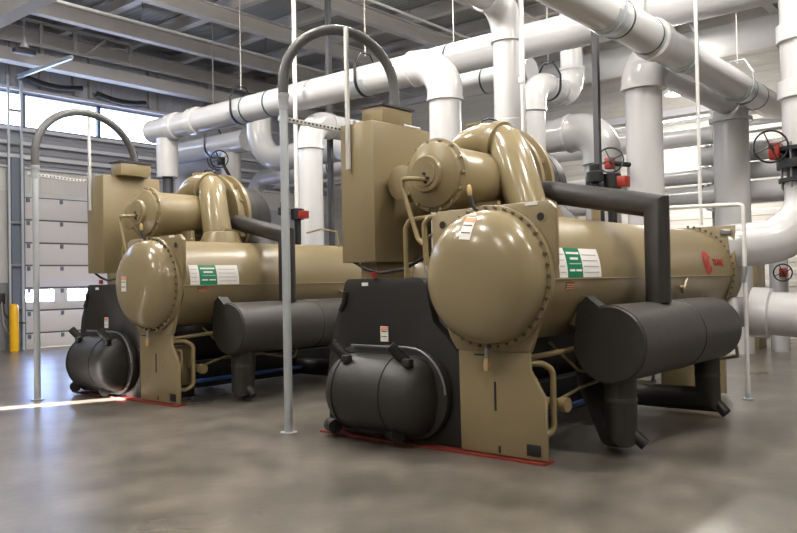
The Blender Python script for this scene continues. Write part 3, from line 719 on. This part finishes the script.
pipe('lower_pipe', 'white level pipe low behind the farther chiller', [(14.2, 12.0, 4.5), (14.2, 17.0, 4.5), (14.2, 17.0, 0)], .22, covers=False, bands=((0, 2.0),))
# centre riser P4 turning overhead toward the viewer
pipe('riser_pipe', 'tall white riser in the centre whose elbow turns overhead toward the viewer', [(10.8, 6.68, 0), (10.8, 6.68, 6.0), (7.6, 6.68, 6.0), (-5.9, 6.68, 6.0)][:4], .235, .5, collars=((0, 4.0),))
t = thing('conduit_drop', (10.5, 6.24, 0), 'thin white vertical conduit right beside the centre riser', 'conduit')
MB().cyl((10.5, 6.24, .01), (10.5, 6.24, 8.75), .038, 14).build('tube', 'white_paint', t)
MB().box(10.44, 10.46, 6.2, 6.28, 4.6, 4.68).build('clip', 'galv', t)
# long upper pipe P2, and pipe under it
pipe('header_pipe', 'large white header crossing behind the centre riser, up to the right', [(12.3, 9.6, 5.84), (12.3, -5.98, 5.84)], .30, covers=False, bands=((0, .75), (0, 2.0)), collars=((0, 4.6),))
pipe('header_pipe', 'white pipe lower behind the large crossing header', [(13.4, 10.0, 5.62), (13.4, 7.75, 5.62)], .26, covers=False, bands=((0, 1.2),))
hanger((13.4, 9.6, 5.62), (0, 1, 0), .26, CZ, 'black hanger on the pipe below and behind the large crossing header')
pipe('header_pipe', 'large white pipe at the top right of the picture above the diagonal pipe', [(15.2, 6.2, 6.9), (15.2, -5.98, 6.9)], .36, covers=False)
hanger((15.2, 4.0, 6.9), (0, 1, 0), .36, CZ, 'black hanger on the large pipe at the top right')
# elbow P9a in front of big P9
pipe('riser_pipe', 'white riser right of the centre one, stepping back and climbing to the roof', [(12.4, 7.16, 0), (12.4, 7.16, 5.12), (13.9, 7.16, 5.12), (13.9, 7.16, 8.74)], .21, .42)
hanger((12.98, 7.16, 5.12), (1, 0, 0), .225, CZ, 'black hanger on the elbow pipe right of the centre riser')
pipe('riser_pipe', 'big white pipe turning down behind the dark vertical strut', [(14.0, 10.5, 4.42), (14.0, 6.62, 4.42), (14.0, 6.62, 0)], .33, .5)
# diagonal pipe Q and the risers on the right
pipe('diagonal_header', 'long white overhead pipe running diagonally from top centre to the right', [(-5.98, 4.5, 5.08), (17.6, 4.5, 5.08)], .262, covers=False, bands=((0, 16.05), (0, 17.05), (0, 21.6), (0, 22.3)), collars=((0, 17.3),))
for x, lab in ((9.75, 'nearest'), (12.4, 'middle'), (15.3, 'farthest')):
    hanger((x+.0, 4.5, 5.08), (1, 0, 0), .262, CZ, 'galvanised hanger on the diagonal overhead pipe, %s of three' % lab, 'galv')
pipe('riser_pipe', 'thick white riser right of the dark strut under the diagonal pipe', [(12.4, 5.12, 0), (12.4, 5.12, 5.05)], .288, covers=False)
pipe('link_pipe', 'white pipe tucked under the diagonal pipe between the two right risers', [(12.7, 5.12, 5.12), (17.4, 5.12, 5.12)], .26, covers=False)
t = thing('elbow_cover', (12.4, 5.12, 4.6), 'wide white elbow cover at the top of the thick right riser', 'pipe fitting')
MB().tube([(12.4, 5.12, 4.62), (12.4, 5.12, 5.12), (13.0, 5.12, 5.12)], .345, 36, R=.42, n=12).build('sleeve', 'pvc_cover', t, sharp=60)
MB().lathe([(-.03, .345), (-.03, .36), (.02, .36), (.03, .29)], (12.4, 5.12, 4.64), (0, 0, -1), 36).build('cover_rim', 'pvc_cover', t)
pipe('riser_pipe', 'white riser with a tee cover under the far part of the diagonal pipe', [(16.85, 5.12, 0), (16.85, 5.12, 4.75)], .345, covers=False)
t = thing('tee_cover', (16.85, 5.12, 4.73), 'white tee cover joining the second right riser to the pipe above', 'pipe fitting')
MB().lathe([(0, .35), (0, .42), (.08, .42), (.085, .352), (.45, .35), (.62, .3), (.66, .15)], (16.85, 5.12, 4.73), (0, 0, 1), 36).build('sleeve', 'pvc_cover', t)
# evaporator nozzles on the right of the near chiller
pipe('nozzle_pipe', 'white upper elbow leaving the rear of the nearest chiller and rising at the right edge', [(11.02, 3.45, 1.98), (11.45, 2.51, 2.06), (11.45, 2.51, 2.80)], .29, .62, covers=False)
pipe('riser_pipe', 'wide white riser at the right edge above the black flanges', [(11.45, 2.51, 3.27), (11.45, 2.51, 6.9), (11.45, 4.1, 6.9)], .30, .55, collars=((0, .75), (0, 1.5)))
v = thing('flange_valve', (11.45, 2.51, 2.8), 'black flanged valve with red gearbox on the wide riser at the right edge', 'valve')
MB().lathe([(0, .36), (.05, .36), (.06, .26), (.17, .26), (.18, .38), (.29, .38), (.30, .26), (.40, .26), (.41, .36), (.46, .36)], (11.45, 2.51, 2.805), (0, 0, 1), 32).build('body', 'black_iron', v)
for i in range(10):
    a = 2*PI*i/10+.2
    MB().cyl((11.45+.33*math.cos(a), 2.51+.33*math.sin(a), 2.72), (11.45+.33*math.cos(a), 2.51+.33*math.sin(a), 3.32), .015, 8).build('stud', 'steel', v)
def wheel(c, ax, r, v):
    c = V(c); u, w_ = frame(V(ax))
    pts = [c+(u*math.cos(2*PI*j/28)+w_*math.sin(2*PI*j/28))*r for j in range(28)]
    h = MB().tube(pts, .014, 8, closed=True).build('handwheel', 'black_iron', v)
    for j in range(4):
        MB().cyl(c, c+(u*math.cos(2*PI*j/4+.4)+w_*math.sin(2*PI*j/4+.4))*r, .009, 8).build('spoke', 'black_iron', h)
    MB().lathe([(-.02, .03), (.02, .03)], c, V(ax), 12).build('hub', 'black_iron', h)
MB().box(11.2, 11.4, 2.80, 2.94, 3.12, 3.34).build('gearbox', 'red', v, bev=.02)
MB().cyl((11.3, 2.72, 3.1), (11.3, 2.82, 3.2), .05, 12).build('neck', 'black_iron', v)
wheel((11.08, 2.87, 3.27), (-1, -.45, 0), .21, v)
MB().cyl((11.08, 2.87, 3.27), (11.22, 2.87, 3.24), .018, 8).build('wheel_shaft', 'black_iron', v)
pipe('nozzle_pipe', 'white lower elbow leaving the rear of the nearest chiller at the right edge', [(11.06, 3.16, 1.10), (11.1, 2.6, 1.06), (11.3, .6, 1.0), (11.3, .6, 0)], .285, .4, covers=False, collars=((0, .12),))
MB().cyl((11.05, 3.42, 1.10), (11.06, 3.17, 1.10), .2, 24).build('neck', 'pvc', bpy.data.objects['nozzle_pipe.001'])
# valves
def gear_valve(c, ax, r, label, body=(0, 0), cat='valve', gm='red', to=None):
    c = V(c); v = thing('gear_valve', c, label, cat)
    wheel(c, ax, r, v); a = V(ax).normalized()
    MB().cyl(c, c-a*.16, .018, 8).build('wheel_shaft', 'black_iron', v)
    q = c-a*.22
    MB().box(q.x-.07, q.x+.07, q.y-.07, q.y+.07, q.z-.09, q.z+.09).build('gearbox', gm, v, bev=.015)
    MB().cyl(q, V(to) if to else q+V((0, body[1], body[0])), .04, 12).build('neck', 'black_iron', v)
    return v
gear_valve((11.75, 5.42, 3.45), (-1, -.5, .1), .20, 'black handwheel valve with red gearbox left of the thick right riser', to=(12.2, 5.24, 3.4))
gear_valve((11.35, 14.85, 4.50), (-1, -.9, .1), .20, 'black handwheel valve behind the farther compressor', gm='black_iron', to=(12.75, 16.2, 4.3))
gear_valve((11.15, 16.75, 4.45), (-1, -.9, .1), .20, 'small black handwheel by the short branch at far left', gm='black_iron', to=(10.85, 16.25, 4.4))
# right-hand riser with red valve, and tan back panel
pipe('riser_pipe', 'slim white riser with a red valve at the far right', [(17.6, 4.47, 0), (17.6, 4.47, 2.75)], .18, covers=False)
gear_valve((17.15, 4.28, 1.62), (-1, -.2, 0), .17, 'red valve with small black handwheel on the slim far right riser', (0, .05))
t = thing('cabinet', (18.1, 5.1, 0), 'olive tan metal cabinet far behind the rear of the nearest chiller', 'cabinet')
MB().box(17.9, 18.5, 4.98, 5.6, 0, 2.35).build('body', 'tan', t, bev=.01)
MB().box(17.885, 17.9, 5.03, 5.55, .1, 2.25).build('door', 'tan', t, bev=.004)
MB().box(17.87, 17.885, 5.08, 5.11, 1.0, 1.2).build('handle', 'black', t)
# pipes along the back wall
XS = 17.65
for i, (y0, y1, z, r, lab) in enumerate(((5.7, 10.5, 4.68, .21, 'white pipe along the back wall, topmost of the four'),
                                         (3.4, 6.0, 4.21, .21, 'white pipe with open end along the back wall, second from top'),
                                         (-5.99, 10.5, 3.80, .18, 'white pipe along the back wall, third from top'),
                                         (-5.99, 10.5, 3.34, .24, 'white pipe along the back wall, lowest of the four'))):
    pipe('service_pipe', lab, [(XS, y1, z), (XS, y0, z)], r, covers=False, group='back wall pipes', bands=((0, y1-5.95),) if i == 3 else ())
for y in (5.85, 3.6):
    t = thing('pipe_rack', (XS, y, 0), 'white strut rack carrying the back wall pipes, %s one' % ('left' if y > 4 else 'right'), 'rack')
    MB().box(XS+.26, XS+.32, y-.04, y+.04, 0, 6.4).build('upright', 'white_steel', t)
    for z in (3.04, 3.57, 3.95, 4.42): MB().box(XS-.2, XS+.3, y-.03, y+.03, z-.03, z+.02).build('bracket', 'galv', t)
pipe('service_pipe', 'large pale pipe high along the back wall under the roof', [(19.3, 12, 7.15), (19.3, -5.99, 7.15)], .38, covers=False)
hanger((19.3, 3.0, 7.15), (0, 1, 0), .38, CZ, 'hanger on the large pale pipe high along the back wall', 'galv')
for i, (z, lab) in enumerate(((5.2, 'thin white pipe high on the back wall, upper of the pair'), (4.95, 'thin white pipe high on the back wall, lower of the pair'))):
    pipe('service_pipe', lab, [(18.4, 20.99, z), (18.4, -5.99, z)], .07, covers=False)
# dark and white vertical strut posts
t = thing('strut_post', (11.0, 5.27, 0), 'dark steel vertical strut left of the thick right riser', 'strut')
MB().beam((11.0, 5.27, 3.12), (11.0, 5.27, 8.75), .085, .085, (0, 1, 0)).build('channel', 'dark_steel', t)
MB().box(10.87, 11.13, 5.12, 5.42, 2.90, 3.12).build('foot_block', 'black_iron', t, bev=.02)
MB().beam((11.0, 5.27, 0), (11.0, 5.27, 2.92), .12, .12, (0, 1, 0)).build('pedestal', 'black_iron', t)
t = thing('strut_post', (11.5, 11.5, 0), 'dark steel vertical strut between the riser and the nearest control box', 'strut')
MB().beam((11.85, 11.74, 0), (11.85, 11.74, 8.75), .095, .095, (0, 1, 0)).build('channel', 'dark_steel', t)
t = thing('strut_post', (10.3, 11.1, 0), 'white vertical pipe post right behind the near galvanised pole', 'strut')
MB().cyl((10.3, 11.12, .62+.55), (10.3, 11.12, 8.75), .042, 14).build('tube', 'white_paint', t)
# threaded rods from the roof
# slim white stand with rail at the right end of the near chiller
t = thing('pipe_stand', (10.32, 3.02, 0), 'slim white pipe stand with level rail at the rear end of the nearest chiller', 'stand')
MB().tube([(10.62, 3.10, .02), (10.62, 3.10, 2.5), (10.62, 4.1, 2.53), (10.62, 4.1, 2.28)], .027, 12, R=.06).build('frame', 'white_paint', t)
MB().lathe([(0, .07), (.015, .07), (.02, .035), (.09, .035)], (10.62, 3.10, .002), (0, 0, 1), 16).build('foot', 'galv', t)
MB().cyl((10.62, 3.64, 2.27), (10.62, 3.64, 8.75), .024, 12).build('upright', 'white_paint', t)
MB().tube([(10.62, 3.10, 1.7), (10.60, 3.12, 1.5)], .035, 10).build('pressure_gauge', 'steel', t)

# ---------------------------------------------------------------- world, sun, camera
wd = bpy.data.worlds.new('sky'); scene.world = wd; wd.use_nodes = True
nt = wd.node_tree; sk = nt.nodes.new('ShaderNodeTexSky'); sk.sky_type = 'NISHITA'; sk.sun_disc = False; sk.sun_elevation = math.radians(15)
nt.links.new(sk.outputs['Color'], nt.nodes['Background'].inputs['Color']); nt.nodes['Background'].inputs['Strength'].default_value = .25
sd = bpy.data.lights.new('sun', 'SUN'); sd.energy = 170; sd.angle = math.radians(.5); sd.color = (1, .93, .86)
so = bpy.data.objects.new('sun', sd); COL.objects.link(so); so.location = (-20, 25, 10)
e = math.radians(15); hd = V((.84, -.335, 0)).normalized()
so.rotation_euler = (V((hd.x*math.cos(e), hd.y*math.cos(e), -math.sin(e)))).to_track_quat('-Z', 'Y').to_euler()

cam = bpy.data.cameras.new('camera'); co = bpy.data.objects.new('camera', cam); COL.objects.link(co); scene.camera = co
F = 790.0; cam.sensor_width = 36; cam.sensor_fit = 'HORIZONTAL'; cam.lens = F*36/797; cam.clip_start = .05
pitch = math.atan((281-266.5)/F); yaw = math.atan((1060-398.5)/F); roll = math.radians(1.1)
f = V((math.cos(yaw), math.sin(yaw), 0)); r = V((math.sin(yaw), -math.cos(yaw), 0)); u = V((0, 0, 1))
f2 = f*math.cos(pitch)+u*math.sin(pitch); u2 = u*math.cos(pitch)-f*math.sin(pitch)
r3 = r*math.cos(roll)-u2*math.sin(roll); u3 = u2*math.cos(roll)+r*math.sin(roll)
mx = Matrix((r3, u3, -f2)).transposed().to_4x4(); mx.translation = V((0, 0, 1.6)); co.matrix_world = mx

vs = scene.view_settings; vs.view_transform = 'Standard'; vs.look = 'None'; vs.exposure = -0.1; vs.gamma = 1; vs.use_curve_mapping = False
scene.cycles.use_denoising = True
scene.cycles.max_bounces = 8
scene.cycles.sample_clamp_indirect = 6
